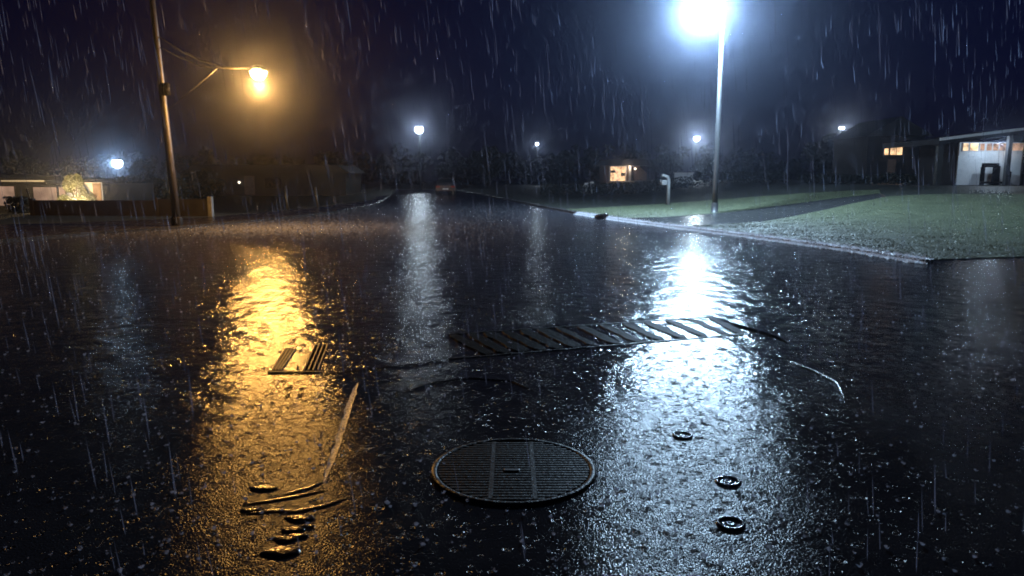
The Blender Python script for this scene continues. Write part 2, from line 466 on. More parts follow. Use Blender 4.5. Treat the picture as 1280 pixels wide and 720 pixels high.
# raised rims of running water lower left
for i, (q, wd) in enumerate((([(404, 604), (385, 612), (366, 617), (352, 622)], 0.03), ([(300, 634), (330, 629), (372, 622), (412, 614)], 0.028),
                             ([(436, 624), (405, 634), (370, 641), (345, 640), (300, 645)], 0.035))):
    ribbon("puddle", M['water'], q, [wd * 0.5] + [wd] * (len(q) - 2) + [wd * 0.4], 0.006, seed=5 + i)


def blob(name, mt, px, py, rx, ry, h, seed):
    c = P(px, py); n = 36; vs, fs = [(c.x, c.y, 0.006 + h)], []
    for j, (rr, zz) in enumerate(((0.5, 0.95), (0.8, 0.7), (0.95, 0.35), (1.0, 0.0))):
        for k in range(n):
            a = 2 * math.pi * k / n; q = 1 + 0.28 * mnoise.noise(Vector((math.cos(a) * 1.3, math.sin(a) * 1.3, seed * 3.7)))
            vs.append((c.x + rx * rr * q * math.cos(a), c.y + ry * rr * q * math.sin(a), 0.008 + h * zz))
    for k in range(n): fs.append((0, 1 + k, 1 + (k + 1) % n))
    for j in range(3):
        for k in range(n): fs.append((1 + j * n + k, 1 + (j + 1) * n + k, 1 + (j + 1) * n + (k + 1) % n, 1 + j * n + (k + 1) % n))
    return tag(MB().add(vs, fs, True).build(name, mt), kind="structure")


for i, (x, y, rx, ry, h) in enumerate(((376, 650, .07, .03, .012), (366, 664, .05, .025, .01), (372, 672, .045, .02, .01), (356, 676, .05, .025, .011),
                                       (352, 692, .075, .04, .014), (330, 612, .07, .03, .012), (312, 640, .05, .02, .01), (385, 660, .03, .015, .009))):
    blob("puddle", M['water'], x, y, rx, ry, h * .6, i)

# round manhole grate
mc = P(642, 588); rr = 0.5 * (P(745, 588) - P(540, 588)).length
mh = thing("manhole_grate", "round iron manhole grate with narrow bars set in the wet road", "manhole", (mc.x, mc.y, 0.008))
MB().lathe([(rr, 0.0), (rr, 0.006), (rr - 0.008, 0.011), (rr - 0.024, 0.011), (rr - 0.03, 0.006), (rr - 0.03, 0.0)], n=72).build("rim", M['rim'], mh)
MB().lathe([(rr - 0.031, 0.002), (0.001, 0.002)], n=48).build("pit_shade", M['pit_shade'], mh)  # dark disc laid on the road, its black stands for a shaded hole
m = MB(); ri = rr - 0.032; k = -ri + 0.03
while k < ri - 0.015:
    hw = math.sqrt(max(0, ri * ri - k * k)) - 0.004
    if hw > 0.05: m.box(-hw, hw, k - 0.0075, k + 0.0075, 0.003, 0.0085)
    k += 0.031
m.build("grate_bars", M['dsteel'], mh)
m = MB()
for x in (-0.11, 0.1): m.box(x - 0.011, x + 0.011, -ri * 0.93, ri * 0.93, 0.004, 0.0095)
m.build("cross_bars", M['dsteel'], mh)
MB().box(-0.05, 0.03, -0.055, -0.03, 0.009, 0.016, 0.003).build("lifting_lug", M['steel'], mh)

# long trench grate across the road
o0 = P(740, 418); o0.z = 0
tg = thing("trench_grate", "long dark drain grate with slanted bars and thin bright rails across the road", "drain grate", (o0.x, o0.y, 0.006))
def rail(pxs, wd, h, mt):
    q = [P(*x) for x in pxs]
    m = MB()
    n = 60; rq = random.Random(int(pxs[0][1])); vs, fs = [], []; d = (q[-1] - q[0]).normalized(); nr = Vector((d.y, -d.x, 0))
    for i in range(n + 1):
        c = q[0].lerp(q[-1], i / n) - o0; w_ = wd / 2 * rq.uniform(.45, 1.05); hh = h * rq.uniform(.45, 1); j_ = rq.uniform(-.004, .004)
        for sg, z in ((-1, .0005), (-.6, hh), (.6, hh), (1, .0005)): p = c + nr * (sg * w_ + j_); vs.append((p.x, p.y, z))
    for i in range(n):
        k = i * 4; fs += [(k + t, k + 4 + t, k + 5 + t, k + 1 + t) for t in range(3)]
    m.add(vs, fs)
    m.build("rail", mt, tg)
rail([(561, 419), (892, 397)], .03, .011, M['rim']); rail([(561, 450), (930, 419)], .03, .011, M['rim'])
rg2 = random.Random(4); m = MB(); x = 566
while x < 905:
    f_ = (x - 561) / 331; yt = 419 - 22 * f_ + 1.2; xb_ = min(x + 46, 926); yb_ = 450 - 31 * (xb_ - 561) / 369 - 1.2
    a, b = P(x, yt), P(xb_, yb_); d = b - a; d.z = 0; L = d.length; d.normalize(); nr = Vector((d.y, -d.x, 0))
    wd = rg2.uniform(.085, .125) * (1.25 if x < 690 else 1); vs, fs = [], []; n = 9
    for i in range(n + 1):
        c = a.lerp(b, i / n) - o0; e0 = 1 if 0 < i < n else .6
        for sg in (-1, 1):
            w_ = wd / 2 * e0 * (1 + rg2.uniform(-.16, .16)); q = c + nr * sg * w_
            vs += [(q.x, q.y, .001), (q.x - nr.x * sg * .006, q.y - nr.y * sg * .006, .010 + rg2.uniform(-.002, .002))]
    for i in range(n):
        k = i * 4; fs += [(k, k + 4, k + 5, k + 1), (k + 1, k + 5, k + 7, k + 3), (k + 3, k + 7, k + 6, k + 2)]
    fs += [(0, 1, 3, 2), (n * 4, n * 4 + 2, n * 4 + 3, n * 4 + 1)]
    m.add(vs, fs); x += 27.5 if x > 690 else 22
m.build("grate_bars", M['iron'], tg)
ribbon("road_crack", M['pit_shade'], [(885, 398), (920, 408), (962, 420), (985, 430)], [0.07, 0.12, 0.09, 0.03], 0.012, seed=14)

# small double inlet in the gold reflection
ia = P(337, 467); inl = thing("drain_inlet", "small twin panel iron drain inlet in the gold reflection", "drain", (0, 0, 0))
def inlet_panel(q):
    pp = [P(*x) for x in q]; m = MB()
    m.add([(p.x, p.y, 0.009) for p in pp] , [(0, 1, 2, 3)])
    f = m.build("pit_shade", M['pit_shade'], inl); b = MB()  # flat plate coloured dark as the shade under the bars
    for i in range(4):
        t = (i + 0.3) / 3.6; a, c = pp[0].lerp(pp[3], t), pp[1].lerp(pp[2], t); b.bar((a.x, a.y, 0.016), (c.x, c.y, 0.016), 0.01, 0.012)
    b.build("grate_bars", M['rim'], inl)
inlet_panel([(339, 465), (356, 437), (371, 437), (352, 465)]); inlet_panel([(378, 465), (393, 432), (411, 432), (399, 465)])
a, b = P(335, 467), P(403, 467)
MB().bar((a.x, a.y, 0.014), (b.x, b.y, 0.014), 0.022, 0.009).build("rail", M['dsteel'], inl)
for i, (x, y, wd, lb) in enumerate(((361, 487, 13, "long dark wet leaf just below the drain inlet, on the left"), (376, 488, 6, "short dark wet leaf just below the drain inlet, on the right"),
                                    (360, 496, 8, "dark wet leaf farther below the drain inlet, on the left"), (375, 496, 7, "dark wet leaf farther below the drain inlet, on the right"))):
    p = P(x, y); w2 = wd / F * p.y / 2; m = MB()
    m.add([(p.x - w2, p.y, .009), (p.x - w2 * .3, p.y - .03, .017), (p.x + w2, p.y - .005, .01), (p.x + w2 * .2, p.y + .035, .02)], [(0, 1, 2, 3)])
    m.add([(p.x - w2, p.y, .0065), (p.x - w2 * .3, p.y - .03, .0145), (p.x + w2, p.y - .005, .0075), (p.x + w2 * .2, p.y + .035, .0175)], [(3, 2, 1, 0)])
    tag(m.build("leaf", M['tar']), lb, "leaf", "wet leaves on the road")

# rings of water where big drops fell
for (x, y, wpx, lb) in ((853, 546, 26, "smallest water ring in the white reflection, farthest away"), (910, 604, 33, "middle of the three water rings in the white reflection"),
                        (913, 657, 38, "largest and nearest water ring in the white reflection")):
    p = P(x, y); r = wpx / F * p.y * 0.52
    pr = [(r, 0.0), (r * .97, .004), (r * .88, .010), (r * .78, .010), (r * .68, .003), (r * .55, .0008), (r * .36, .001), (r * .3, .004), (r * .2, .005), (r * .1, .002), (.0005, .0015)]
    o = MB().lathe(pr, n=48).build("water_ring", M['ripple'], None, (p.x, p.y, 0.0075))
    tag(o, lb, "ripple", "water rings on the road")

# ------------------------------------------------------------------ trees, hedges
def leaf_cloud(rnd, n, fn, size):
    vs, fs = [], []
    for _ in range(n):
        p = fn(rnd)
        if p is None: continue
        a = Vector((rnd.gauss(0, 1), rnd.gauss(0, 1), rnd.gauss(0, 1))).normalized(); b = a.orthogonal().normalized(); b.rotate(Matrix.Rotation(rnd.uniform(0, 6.28), 3, a)); c = a.cross(b)
        s = size * rnd.uniform(0.6, 1.4); i = len(vs)
        vs += [p - b * s, p - c * s * 0.5, p + b * s, p + c * s * 0.5]; fs.append((i, i + 1, i + 2, i + 3))
    return MB().add(vs, fs)


def crown_fn(h, r, clumps):
    def f(rnd):
        c, cr = rnd.choice(clumps)
        v = Vector((rnd.gauss(0, 1), rnd.gauss(0, 1), rnd.gauss(0, 1))).normalized() * cr * rnd.random() ** 0.4
        return c + v
    return f


def make_tree(name, label, loc, h, r, seed, n=2600, leaf=0.16, mt=None, group=None, cone=False):
    rnd = random.Random(seed); t = thing(name, label, "tree" if not cone else "shrub", loc, 0, group)
    tr = MB(); tops = []
    tr.tube([(0, 0, -0.1), (0.05, 0, h * .25), (-0.04, .03, h * .5), (0, 0, h * .8)], [h * .035, h * .028, h * .02, h * .008], 8)
    clumps = []
    for k in range(16):
        z = h * rnd.uniform(0.3, 0.92); q = (z / h)
        rad = r * ((1 - q) * 1.25 if cone else math.sin(math.pi * (0.12 + 0.8 * (q - .3) / .62)) * rnd.uniform(.4, 1)); a = rnd.uniform(0, 6.28)
        c = Vector((rad * math.cos(a) * .8, rad * math.sin(a) * .8, z)); clumps.append((c, (r * .2 + rad * .25) if cone else r * rnd.uniform(.25, .48)))
        if k < 9: tr.tube([(0, 0, z * .6), c * .6 + Vector((0, 0, z * .3)), c], [h * .014, h * .009, h * .004], 5)
    tr.build("trunk", M['bark'], t)
    leaf_cloud(rnd, n, crown_fn(h, r, clumps), leaf).build("crown", mt or M['leaf'], t)
    return t


def hedge(name, label, a, b, h, wd, seed, n=2600, leaf=0.09):
    a, b = Vector(a), Vector(b); rnd = random.Random(seed); d = (b - a); nr = Vector((-d.y, d.x, 0)).normalized()
    def f(r):
        t = r.random(); p = a.lerp(b, t); hh = h * (0.86 + 0.22 * mnoise.noise(Vector((t * d.length * .7, seed, 0))))
        p = p + nr * r.uniform(-.5, .5) * wd; return Vector((p.x, p.y, gz(p.x, p.y) + hh * r.random() ** 0.7))
    return tag(leaf_cloud(rnd, n, f, leaf).build(name, M['leaf']), label, "hedge")


def on(px, Y):
    p = at(px, HOR, Y); return Vector((p.x, p.y, gz(p.x, p.y)))


far = MB(); rt = random.Random(11)
for k in range(60):
    px = -150 + k * 26 + rt.uniform(-8, 8); Y = rt.uniform(150, 190); b = on(px, Y); h = rt.uniform(4.5, 8.5) if px < 1050 else rt.uniform(6, 10)
    cl = [(b + Vector((rt.gauss(0, 1.6), rt.gauss(0, 1), h * rt.uniform(.15, .85))), rt.uniform(1.2, 2.2)) for _ in range(9)]
    q = leaf_cloud(rt, 420, crown_fn(h, 2, cl), 0.5); far.add(q.v, q.f); far.tube([b, b + Vector((0, 0, h * .6))], [.2, .1], 5)
tag(far.build("treeline", M['leaf']), "dark far off wood along the skyline", "trees", kind="stuff")

make_tree("garden_tree", "small tree lit blue beside the left flood lamp", on(176, 84), 3.6, 1.7, 31, 2200, .15)
make_tree("garden_tree", "dark tree just right of the leaning wooden pole, beyond the wall", on(252, 62), 3.0, 1.9, 32, 2600, .16)
make_tree("garden_tree", "dark tree standing between the two far white lamps", on(610, 120), 6.5, 3.4, 33, 2600, .3)
make_tree("garden_tree", "dark spreading tree left of the house with the lit window", on(700, 128), 6.0, 3.2, 34, 2600, .3)
make_tree("garden_tree", "dark tree behind the lawn, below the far oval lamp", on(1035, 84), 5.0, 2.8, 35, 2600, .24)
hedge("hedge", "long dark hedge behind the bright grass verge", on(676, 62), on(985, 62), 1.15, 1.2, 5, 5200)
hedge("hedge", "dark hedge behind the big lawn left of the white building", on(1000, 60), on(1166, 50), 0.8, 0.9, 6, 3600)

hedge("hedge", "dark hedge added to screen the blue white flood lamp, behind the garden wall", on(118, 50), on(232, 50), 2.75, 1.0, 9, 5200, .12)  # stands for a dark mass; added to block the flood lamp's road streak

# ------------------------------------------------------------------ street lamps
# gold lamp on its leaning wooden pole
pb = P(222, 284); Yp = pb.y
top = at(184, -55, Yp)
lp = thing("street_lamp", "leaning wooden pole carrying a glowing gold street lamp on an arm", "street lamp", (pb.x, pb.y, 0))
O = pb.copy(); O.z = 0
ax = lambda t: (top - O) * t
MB().tube([ax(0) - Vector((0, 0, .2)), ax(.3), ax(.7), ax(1)], [.125, .11, .09, .07], 14).build("pole", M['wood'], lp)
MB().lathe([(.17, -.05), (.17, .2), (.15, .24)], (ax(0.01)), n=14).build("base_collar", M['dsteel'], lp)
head = at(323, 90, Yp - 0.3) - O
arm = MB()
A1 = [at(196, 44, Yp) - O, at(225, 63, Yp - .1) - O, at(250, 75, Yp - .2) - O, at(275, 83, Yp - .25) - O, at(312, 86, Yp - .3) - O]
A2 = [at(198, 58, Yp) - O, at(222, 70, Yp - .1) - O, at(248, 82, Yp - .2) - O, at(270, 84.5, Yp - .25) - O, at(300, 86, Yp - .3) - O]
arm.tube(A1, .015, 8).build("arm", M['steel'], lp)
MB().tube(A2, .014, 8).build("arm", M['steel'], lp)
MB().tube([at(271, 86, Yp - .25) - O, at(249, 105, Yp - .2) - O, at(209, 138, Yp) - O], [.016, .015, .006], 8).build("brace", M['steel'], lp)
MB().tube([ax(.5) + Vector((.16, -.05, 0)), ax(.5) + Vector((.16, -.05, .35))], [.09, .09], 10).build("junction_box", M['dsteel'], lp)
hd = MB(); hd.lathe([(.02, .2), (.09, .19), (.16, .12), (.24, .04), (.25, 0.02)], head, 20, 1.25, .8); h1 = hd.build("lamp_head", M['steel'], lp)
MB().lathe([(.001, -.24), (.12, -.2), (.2, -.1), (.22, 0), (.19, .07)], head, 20, 1.05, 1.0).build("lens", M['lampg'], h1)
lamp("lamp_light", head + Vector((0, 0, -.40)), 270, (1.0, .49, .11), .12, lp)

# white lamp on the steel mast
wb = P(893, 266); Yw = wb.y; O = Vector((wb.x, wb.y, 0)); zt = at(893, -10, Yw).z
lw = thing("street_lamp", "straight steel mast with a glaring white street lamp at its top", "street lamp", (wb.x, wb.y, 0))
MB().tube([(0, 0, -.1), (0, 0, 1.0), (0, 0, zt)], [.13, .115, .085], 16).build("pole", M['steel'], lw)
MB().lathe([(.22, 0), (.22, .03), (.15, .05), (.145, .4), (.12, .45)], n=16).build("base_plate", M['steel'], lw)
head = at(880, -4, Yw - .7) - O
MB().tube([(0, 0, zt - .1), (-.12, -.15, zt + .12), (head.x + .1, head.y + .15, head.z + .17)], [.05, .045, .04], 10).build("arm", M['steel'], lw)
h1 = MB().lathe([(.02, .2), (.12, .19), (.22, .12), (.3, .05), (.31, .02)], head, 22, 1.1, 1.1).build("lamp_head", M['steel'], lw)
MB().lathe([(.001, -.3), (.16, -.26), (.28, -.16), (.33, -.02), (.3, .05), (.27, .06)], head, 22, 1.1, 1.1).build("lens", M['lampw'], h1)
lamp("lamp_light", head + Vector((0, 0, -.58)), 1600, (.50, .74, 1.0), .25, lw)


def far_lamp(label, px, py, Y, I, col, globe=.2, flat=1.0, mt=None):
    b = on(px, Y); h = at(px, py, Y); z = h.z - b.z
    t = thing("street_lamp", label, "street lamp", b, 0, "far street lamps")
    MB().tube([(.0, .28, -.1), (0, .28, z * .5), (0, .28, z + .1)], [.08, .065, .05], 10).build("pole", M['steel'], t)
    MB().tube([(0, .28, z + .08), (0, .1, z + globe * flat + .06), (0, 0, z + globe * flat + .02)], .03, 8).build("arm", M['steel'], t)
    k = MB().lathe([(.03, globe * flat + .05), (globe * .7, globe * flat + .03), (globe * 1.05, globe * flat * .6)], (0, 0, z), 16).build("lamp_head", M['dsteel'], t)
    MB().lathe([(globe * math.sin(a), -globe * flat * math.cos(a)) for a in [0.02 + i * math.pi / 10 for i in range(10)]], (0, 0, z), 16).build("lens", mt or M['lampf'], k)
    lamp("lamp_light", (0, -globe - .06, z - .05), I, col, globe, t)


far_lamp("bright white lamp on a far post, straight above the white streak on the road", 525, 162, 92, 115, (.72, .86, 1), .5)
far_lamp("blue white flood lamp on a low post behind the left wall", 148, 204, 140, 320, (.5, .76, 1), .95)
far_lamp("faint tiny white lamp far behind the road, left of the lit house", 671, 180, 150, 40, (.7, .85, 1), .3)
far_lamp("white lamp on a far post just left of the tall steel mast", 869, 173, 120, 260, (.75, .9, 1), .42)
far_lamp("small oval lamp far behind the lawn, left of the orange window", 1048, 160, 95, 50, (.85, .95, 1), .34, .5)

# ------------------------------------------------------------------ left side
# low wall with lit end post
def wall_run(t, name, mt, a, b, z0, z1, th):
    MB().bar((a.x, a.y, (z0 + z1) / 2), (b.x, b.y, (z0 + z1) / 2), th, z1 - z0).build(name, mt, t)


w0, w1, w2 = on(40, 29.2), on(194, 28.8), on(261, 28.4); zt = 1.5 - 27 / F * 28.6
gw = thing("garden_wall", "low rendered garden wall behind the leaning wooden pole", "wall", w0)
wall_run(gw, "wall_panel", M['wall'], Vector(), w1 - w0 - Vector((.08, 0, 0)), -.2, zt - .04, .14)
wall_run(gw, "wall_panel", M['wall'], w1 - w0 + Vector((.08, 0, 0)), w2 - w0 - Vector((.1, 0, 0)), -.2, zt + .02, .14)
for q, e in ((Vector((-.08, 0, 0)), .03), (w1 - w0, .06), (w2 - w0, .12)):
    MB().box(q.x - .08, q.x + .08, q.y - .1, q.y + .1, -.2, zt + e, .01).build("post", M['wall'] if e < .1 else M['stucco'], gw)

# bungalow behind it
hb = on(-60, 42); Yb = 42
def bx(px): return at(px, HOR, Yb).x
def bz(py): return at(640, py, Yb).z
bl = thing("bungalow", "low dark bungalow with pale panels made to glow behind the left wall", "house", (0, Yb, 0))
x0, x1 = bx(-90), bx(127)
zb = gz(-22, Yb) - .1; ztop = bz(230)
MB().box(x0, x1, 0, 6, zb, ztop).build("wall", M['dwall'], bl)
MB().prism([(x0 - .4, ztop), (bx(64), ztop + .02), (bx(64), bz(226) + .05), (bx(8), bz(222)), (x0 - .4, bz(216))], (1, 0, 0), (0, 0, 1), (0, -.5, 0), (0, 7, 0)).build("roof", M['roof'], bl)
MB().box(bx(10), bx(62), -.62, -.51, bz(227), bz(225.2)).build("gutter", M['trim'], bl)
for (a, b, c, d_) in ((-20, 17, 233, 257), (41, 70, 234, 252), (73, 81, 234, 244)):  # pale panels built as windows, their brightness put in as a weak glow
    f = MB(); f.box(bx(a) - .06, bx(b) + .06, -.06, -.003, bz(d_) - .06, bz(c) + .06); f = f.build("window", M['dwall'], bl)
    MB().box(bx(a), bx(b), -.075, -.063, bz(d_), bz(c)).build("pane", M['glow_panel'], f)
MB().box(bx(83), x1, -.12, -.005, bz(253), bz(228)).build("porch_panel", M['white'], bl)
MB().box(bx(117), bx(127), -.2, -.125, bz(252), bz(229)).build("porch_post", M['brick'], bl)
# lit conifer and the ground lamp that lights it
s0 = at(95, 252, 40.6); s0.z = gz(s0.x, s0.y)
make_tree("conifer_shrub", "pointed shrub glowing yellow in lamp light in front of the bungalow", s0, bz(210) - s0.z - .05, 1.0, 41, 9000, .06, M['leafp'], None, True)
sp = Vector((s0.x * 37.6 / s0.y + .1, 37.6, gz(s0.x, 37.6)))
sl = thing("garden_lamp", "small garden lamp lighting the pointed shrub from behind the wall", "garden lamp", sp)
MB().tube([(0, 0, 0), (0, 0, .7)], .03, 8).build("stake", M['dsteel'], sl)
k = MB().lathe([(.06, .7), (.1, .74), (.1, .9), (.09, .92)], n=14).build("lamp_head", M['dsteel'], sl)
MB().lathe([(.088, .905), (.05, .93), (.001, .94)], n=14).build("lens", M['porch'], k)
lamp("lamp_light", (0, .0, 1.02), 300, (1, .66, .28), .06, sl)
hedge("low_shrub", "low black shrub at the far left in front of the bungalow", on(6, 31), on(32, 31), .85, .5, 8, 900, .07)["category"] = "shrub"
q = on(40, 30); m = MB().tube([(0, 0, -.1), at(33, 236, 30) - q], [.05, .04], 8)
tag(m.build("fence_post", M['wood'], None, q), "leaning thin post at the left end of the garden wall", "post", "posts by the roadside")
for px, tp, lb in ((359, 233, "upright wooden post beyond the gold glow, left one of the pair"), (397, 234, "upright wooden post beyond the gold glow, right one of the pair")):
    q = on(px, 36); hgt = at(px - 3, tp, 36) - q
    tag(MB().tube([(0, 0, -.1), hgt * .5, hgt], [.055, .05, .045], 8).build("fence_post", M['wood'], None, q), lb, "post", "posts by the roadside")
# long dark house across the back
Yh = 78
def hx(px): return at(px, HOR, Yh).x
def hz(py): return at(640, py, Yh).z
hs = thing("long_house", "long dark low house with one porch light left of the road", "house", (hx(345), Yh, 0))
xa, xb = hx(236) - hx(345), hx(432) - hx(345)
MB().box(xa, xb, 0, 8, -1, hz(216)).build("wall", M['dwall'], hs)
MB().prism([(xa - .6, hz(216)), (xb + .6, hz(216)), (xb - .8, hz(206)), (xa + .8, hz(206))], (1, 0, 0), (0, 0, 1), (0, -.5, 0), (0, 9, 0)).build("roof", M['roof'], hs)
for a, b in ((262, 280), (330, 352)):
    f = MB().box(hx(a) - hx(345), hx(b) - hx(345), -.05, -.003, hz(236), hz(222)).build("window", M['roof'], hs)
    MB().box(hx(a + 1.5) - hx(345), hx(b - 1.5) - hx(345), -.07, -.052, hz(235), hz(223)).build("pane", M['glass'], f)
MB().box(hx(305) - hx(345), hx(318) - hx(345), -.05, -.003, -.3, hz(220)).build("door", M['brick'], hs)
k = MB().lathe([(.001, -.14), (.1, -.09), (.14, 0), (.1, .09), (.001, .14)], (hx(299.5) - hx(345), -.2, hz(228)), 12).build("porch_or_fill_light", M['porch'], hs)

# ------------------------------------------------------------------ parked car far down the road
cp = P(557, 243.5); Yc = cp.y
pc = thing("parked_car", "dark saloon car seen from behind where the road narrows", "car", (cp.x, cp.y, 0.01), R(4))
Wc = .86
body = MB().prism([(0, .32), (0, .8), (.15, .95), (1.0, 1.0), (3.2, .98), (4.1, .85), (4.3, .6), (4.3, .3)], (0, 1, 0), (0, 0, 1), (-Wc, 0, 0), (2 * Wc, 0, 0)).build("body", M['car'], pc)
cab = MB(); cv = []
for y, z, w_ in ((.55, 1.0, .8), (1.0, 1.42, .62), (2.3, 1.44, .62), (3.1, 1.0, .8)): cv += [(-w_, y, z), (w_, y, z)]
cab.add(cv, [(0, 1, 3, 2), (2, 3, 5, 4), (4, 5, 7, 6), (0, 2, 4, 6), (1, 7, 5, 3)]).build("cabin", M['car'], pc)
MB().add([(-.68, .60, 1.05), (.68, .60, 1.05), (.56, .95, 1.38), (-.56, .95, 1.38)], [(0, 1, 2, 3)]).build("rear_window", M['glass'], pc, (0, -.012, .006))
for s in (-1, 1):
    MB().box(s * .66 - .17, s * .66 + .17, -.02, .05, .62, .78, .01).build("tail_light", M['red'], pc)
    for y in (.85, 3.45):
        wl = MB().tube([(s * .72, y, .31), (s * .89, y, .31)], .31, 18).build("wheel", M['tyre'], pc)
        MB().tube([(s * .885, y, .31), (s * .905, y, .31)], .18, 14).build("rim", M['steel'], wl)
MB().box(-.84, .84, -.06, .02, .34, .56, .02).build("bumper", M['car'], pc)
MB().box(-.25, .25, -.075, -.062, .45, .55).build("number_plate", M['trim'], pc)
q = on(566, 66); tag(MB().tube([(0, 0, -.1), (0, 0, 1.15)], [.07, .06], 8).build("marker_post", M['trim'], None, q), "short pale marker post right beside the far dark car", "post", "posts by the roadside")

# ------------------------------------------------------------------ right of the road
st = P(752, 274); m = MB()
b = bmesh.new(); bmesh.ops.create_icosphere(b, subdivisions=3, radius=1)
for v in b.verts:
    n_ = 1 + .25 * mnoise.noise(v.co * 1.7); v.co = Vector((v.co.x * .26 * n_, v.co.y * .16 * n_, v.co.z * .11 * n_ + .06 * (v.co.x > .4)))
b.verts.index_update(); m.add([v.co for v in b.verts], [[v.index for v in f.verts] for f in b.faces], True); b.free()
tag(m.build("stone", M['tar'], None, (st.x, st.y - .1, .09)), "dark lumpy stone on the road edge left of the steel mast", "stone")

# letterbox post on the verge
mb = P(835, 256); Ym = mb.y; zz = lambda y: at(640, y, Ym).z; s = Ym / F
mp = thing("mailbox", "white mailbox hung from a bent post on the bright verge", "mailbox", (mb.x, mb.y, 0))
MB().tube([(0, 0, -.1), (0, 0, zz(226)), (-.08, 0, zz(221)), (-.28, 0, zz(219.5)), (-9 * s, 0, zz(219.5))], [.1, .1, .1, .09, .09], 12).build("post", M['stucco'], mp)
MB().box(-10 * s, -.13, -.3, .3, zz(231.5), zz(225), .05).build("box", M['stucco'], mp)
MB().box(-10 * s - .03, -10 * s, -.05, .02, zz(228), zz(224)).build("flag", M['stucco'], mp)

# far house with lit window
Yf = 118
fx = lambda p: at(p, HOR, Yf).x - at(775, HOR, Yf).x
fz = lambda p: at(640, p, Yf).z
fh = thing("cottage", "far cottage with a bright lit window and white porch post", "house", (at(775, HOR, Yf).x, Yf, 0))
MB().box(fx(756), fx(790), 0, 7, -.2, fz(207)).build("wall", M['brick'], fh)
MB().prism([(fx(752), fz(207)), (fx(812), fz(207)), (fx(806), fz(199)), (fx(758), fz(199))], (1, 0, 0), (0, 0, 1), (0, -1.0, 0), (0, 9, 0)).build("roof", M['roof'], fh)
MB().prism([(fx(791), -.2), (fx(808), -.2), (fx(808), fz(216)), (fx(797), fz(207.5)), (fx(791), fz(207.5))], (1, 0, 0), (0, 0, 1), (0, -.3, 0), (0, 6, 0)).build("gable", M['brick'], fh)
f = MB().box(fx(761), fx(783), -.06, -.003, fz(227), fz(207.6)).build("window", M['trim'], fh)
MB().box(fx(763), fx(781.5), -.09, -.063, fz(226), fz(208.4)).build("pane", M['winw'], f)
MB().box(fx(763), fx(769), -.13, -.1, fz(216), fz(213)).build("shelf", M['dwall'], f)
MB().box(fx(776), fx(781), -.13, -.1, fz(220), fz(216)).build("shelf", M['dwall'], f)
MB().box(fx(785), fx(787.5), -.9, -.6, -.2, fz(207.2)).build("porch_post", M['trim'], fh)
MB().lathe([(.001, -.2), (.14, -.14), (.2, 0), (.14, .14), (.001, .2)], (fx(793), -.6, fz(211)), 12).build("porch_or_fill_light", M['porch'], fh)
lamp("lamp_light", (fx(784), -1.3, fz(209)), 8, (1, .75, .5), .1, fh)
for px, lb in ((733, "pale rounded roadside box left of the far cottage, left of two"), (740, "pale taller roadside box left of the far cottage, right of two")):
    q = on(px, 70); h_ = .72 if px < 736 else .85
    t = thing("roadside_box", lb, "box", q, 0, "pale boxes by the far road")
    MB().tube([(0, 0, 0), (0, 0, h_ * .8)], .05, 8).build("stand", M['trim'], t); MB().box(-.2, .2, -.2, .2, h_ * .8, h_ * .8 + .45, .08).build("case", M['white'], t)
a, b = on(843, 75), on(866, 75)
lwall = thing("low_wall", "low pale wall far behind the white mailbox", "wall", a)
MB().bar((0, 0, .55), (b.x - a.x, 0, .55), .2, 1.1).build("panel", M['white'], lwall); MB().bar((-.1, 0, 1.14), (b.x - a.x + .1, 0, 1.14), .3, .08).build("coping", M['trim'], lwall)

# two storey house with orange window
Y2 = 66
ux = lambda p: at(p, HOR, Y2).x - at(1113, HOR, Y2).x
g2z = gz(at(1113, HOR, Y2).x, Y2); uz = lambda p: at(640, p, Y2).z - g2z
uh = thing("tall_house", "dark two storey house with one small orange lit window", "house", (at(1113, HOR, Y2).x, Y2, g2z))
MB().box(ux(1082), ux(1152), 0, 7, -.3, uz(170)).build("wall", M['dwall'], uh)
MB().prism([(ux(1076), uz(170)), (ux(1158), uz(170)), (ux(1117), uz(146))], (1, 0, 0), (0, 0, 1), (0, -.6, 0), (0, 8, 0)).build("roof", M['roof'], uh)
f = MB().box(ux(1100) , ux(1127), -.06, -.003, uz(195), uz(178)).build("window", M['dwall'], uh)
for a, b in ((1102.5, 1107.5), (1110, 1117), (1118, 1124.5)):
    MB().box(ux(a), ux(b), -.09, -.064, uz(193.5), uz(179.5)).build("pane", M['winw'], f)
MB().box(ux(1108), ux(1118), -.05, -.003, -.2, 2.1).build("door", M['brick'], uh)

# white building with porch on the right
Y3 = 42
vx = lambda p: at(p, HOR, Y3).x - at(1170, HOR, Y3).x
g3 = at(640, 232, Y3).z; vz = lambda p: at(640, p, Y3).z - g3
pvb = thing("pavilion", "white walled building with deep porch and a row of warm lit windows", "building", (at(1170, HOR, Y3).x, Y3, g3))
xr = vx(1420)
MB().box(-.3, xr, -.3, 9, -1.0, .03).build("floor_slab", M['path'], pvb)
sl_ = lambda p: 175.5 - (p - 1167) * .125          # underside line of the roof edge
tp = [(vx(1164), vz(174)), (vx(1300), vz(157)), (vx(1440), vz(174)), (vx(1440), vz(181)), (vx(1300), vz(164.5)), (vx(1164), vz(181))]
MB().prism(tp, (1, 0, 0), (0, 0, 1), (0, -.5, 0), (0, 6.4, 0)).build("roof", M['roof'], pvb)
MB().prism([(x, z) for x, z in [(vx(1164), vz(173)), (vx(1300), vz(156)), (vx(1300), vz(159)), (vx(1164), vz(176.5))]], (1, 0, 0), (0, 0, 1), (0, -.58, 0), (0, .075, 0)).build("fascia", M['trim'], pvb)
yb = .9
kx = 1 + yb / Y3                                     # the wall stands farther back
wx = lambda p: at(p, HOR, Y3 + yb).x - at(1170, HOR, Y3).x
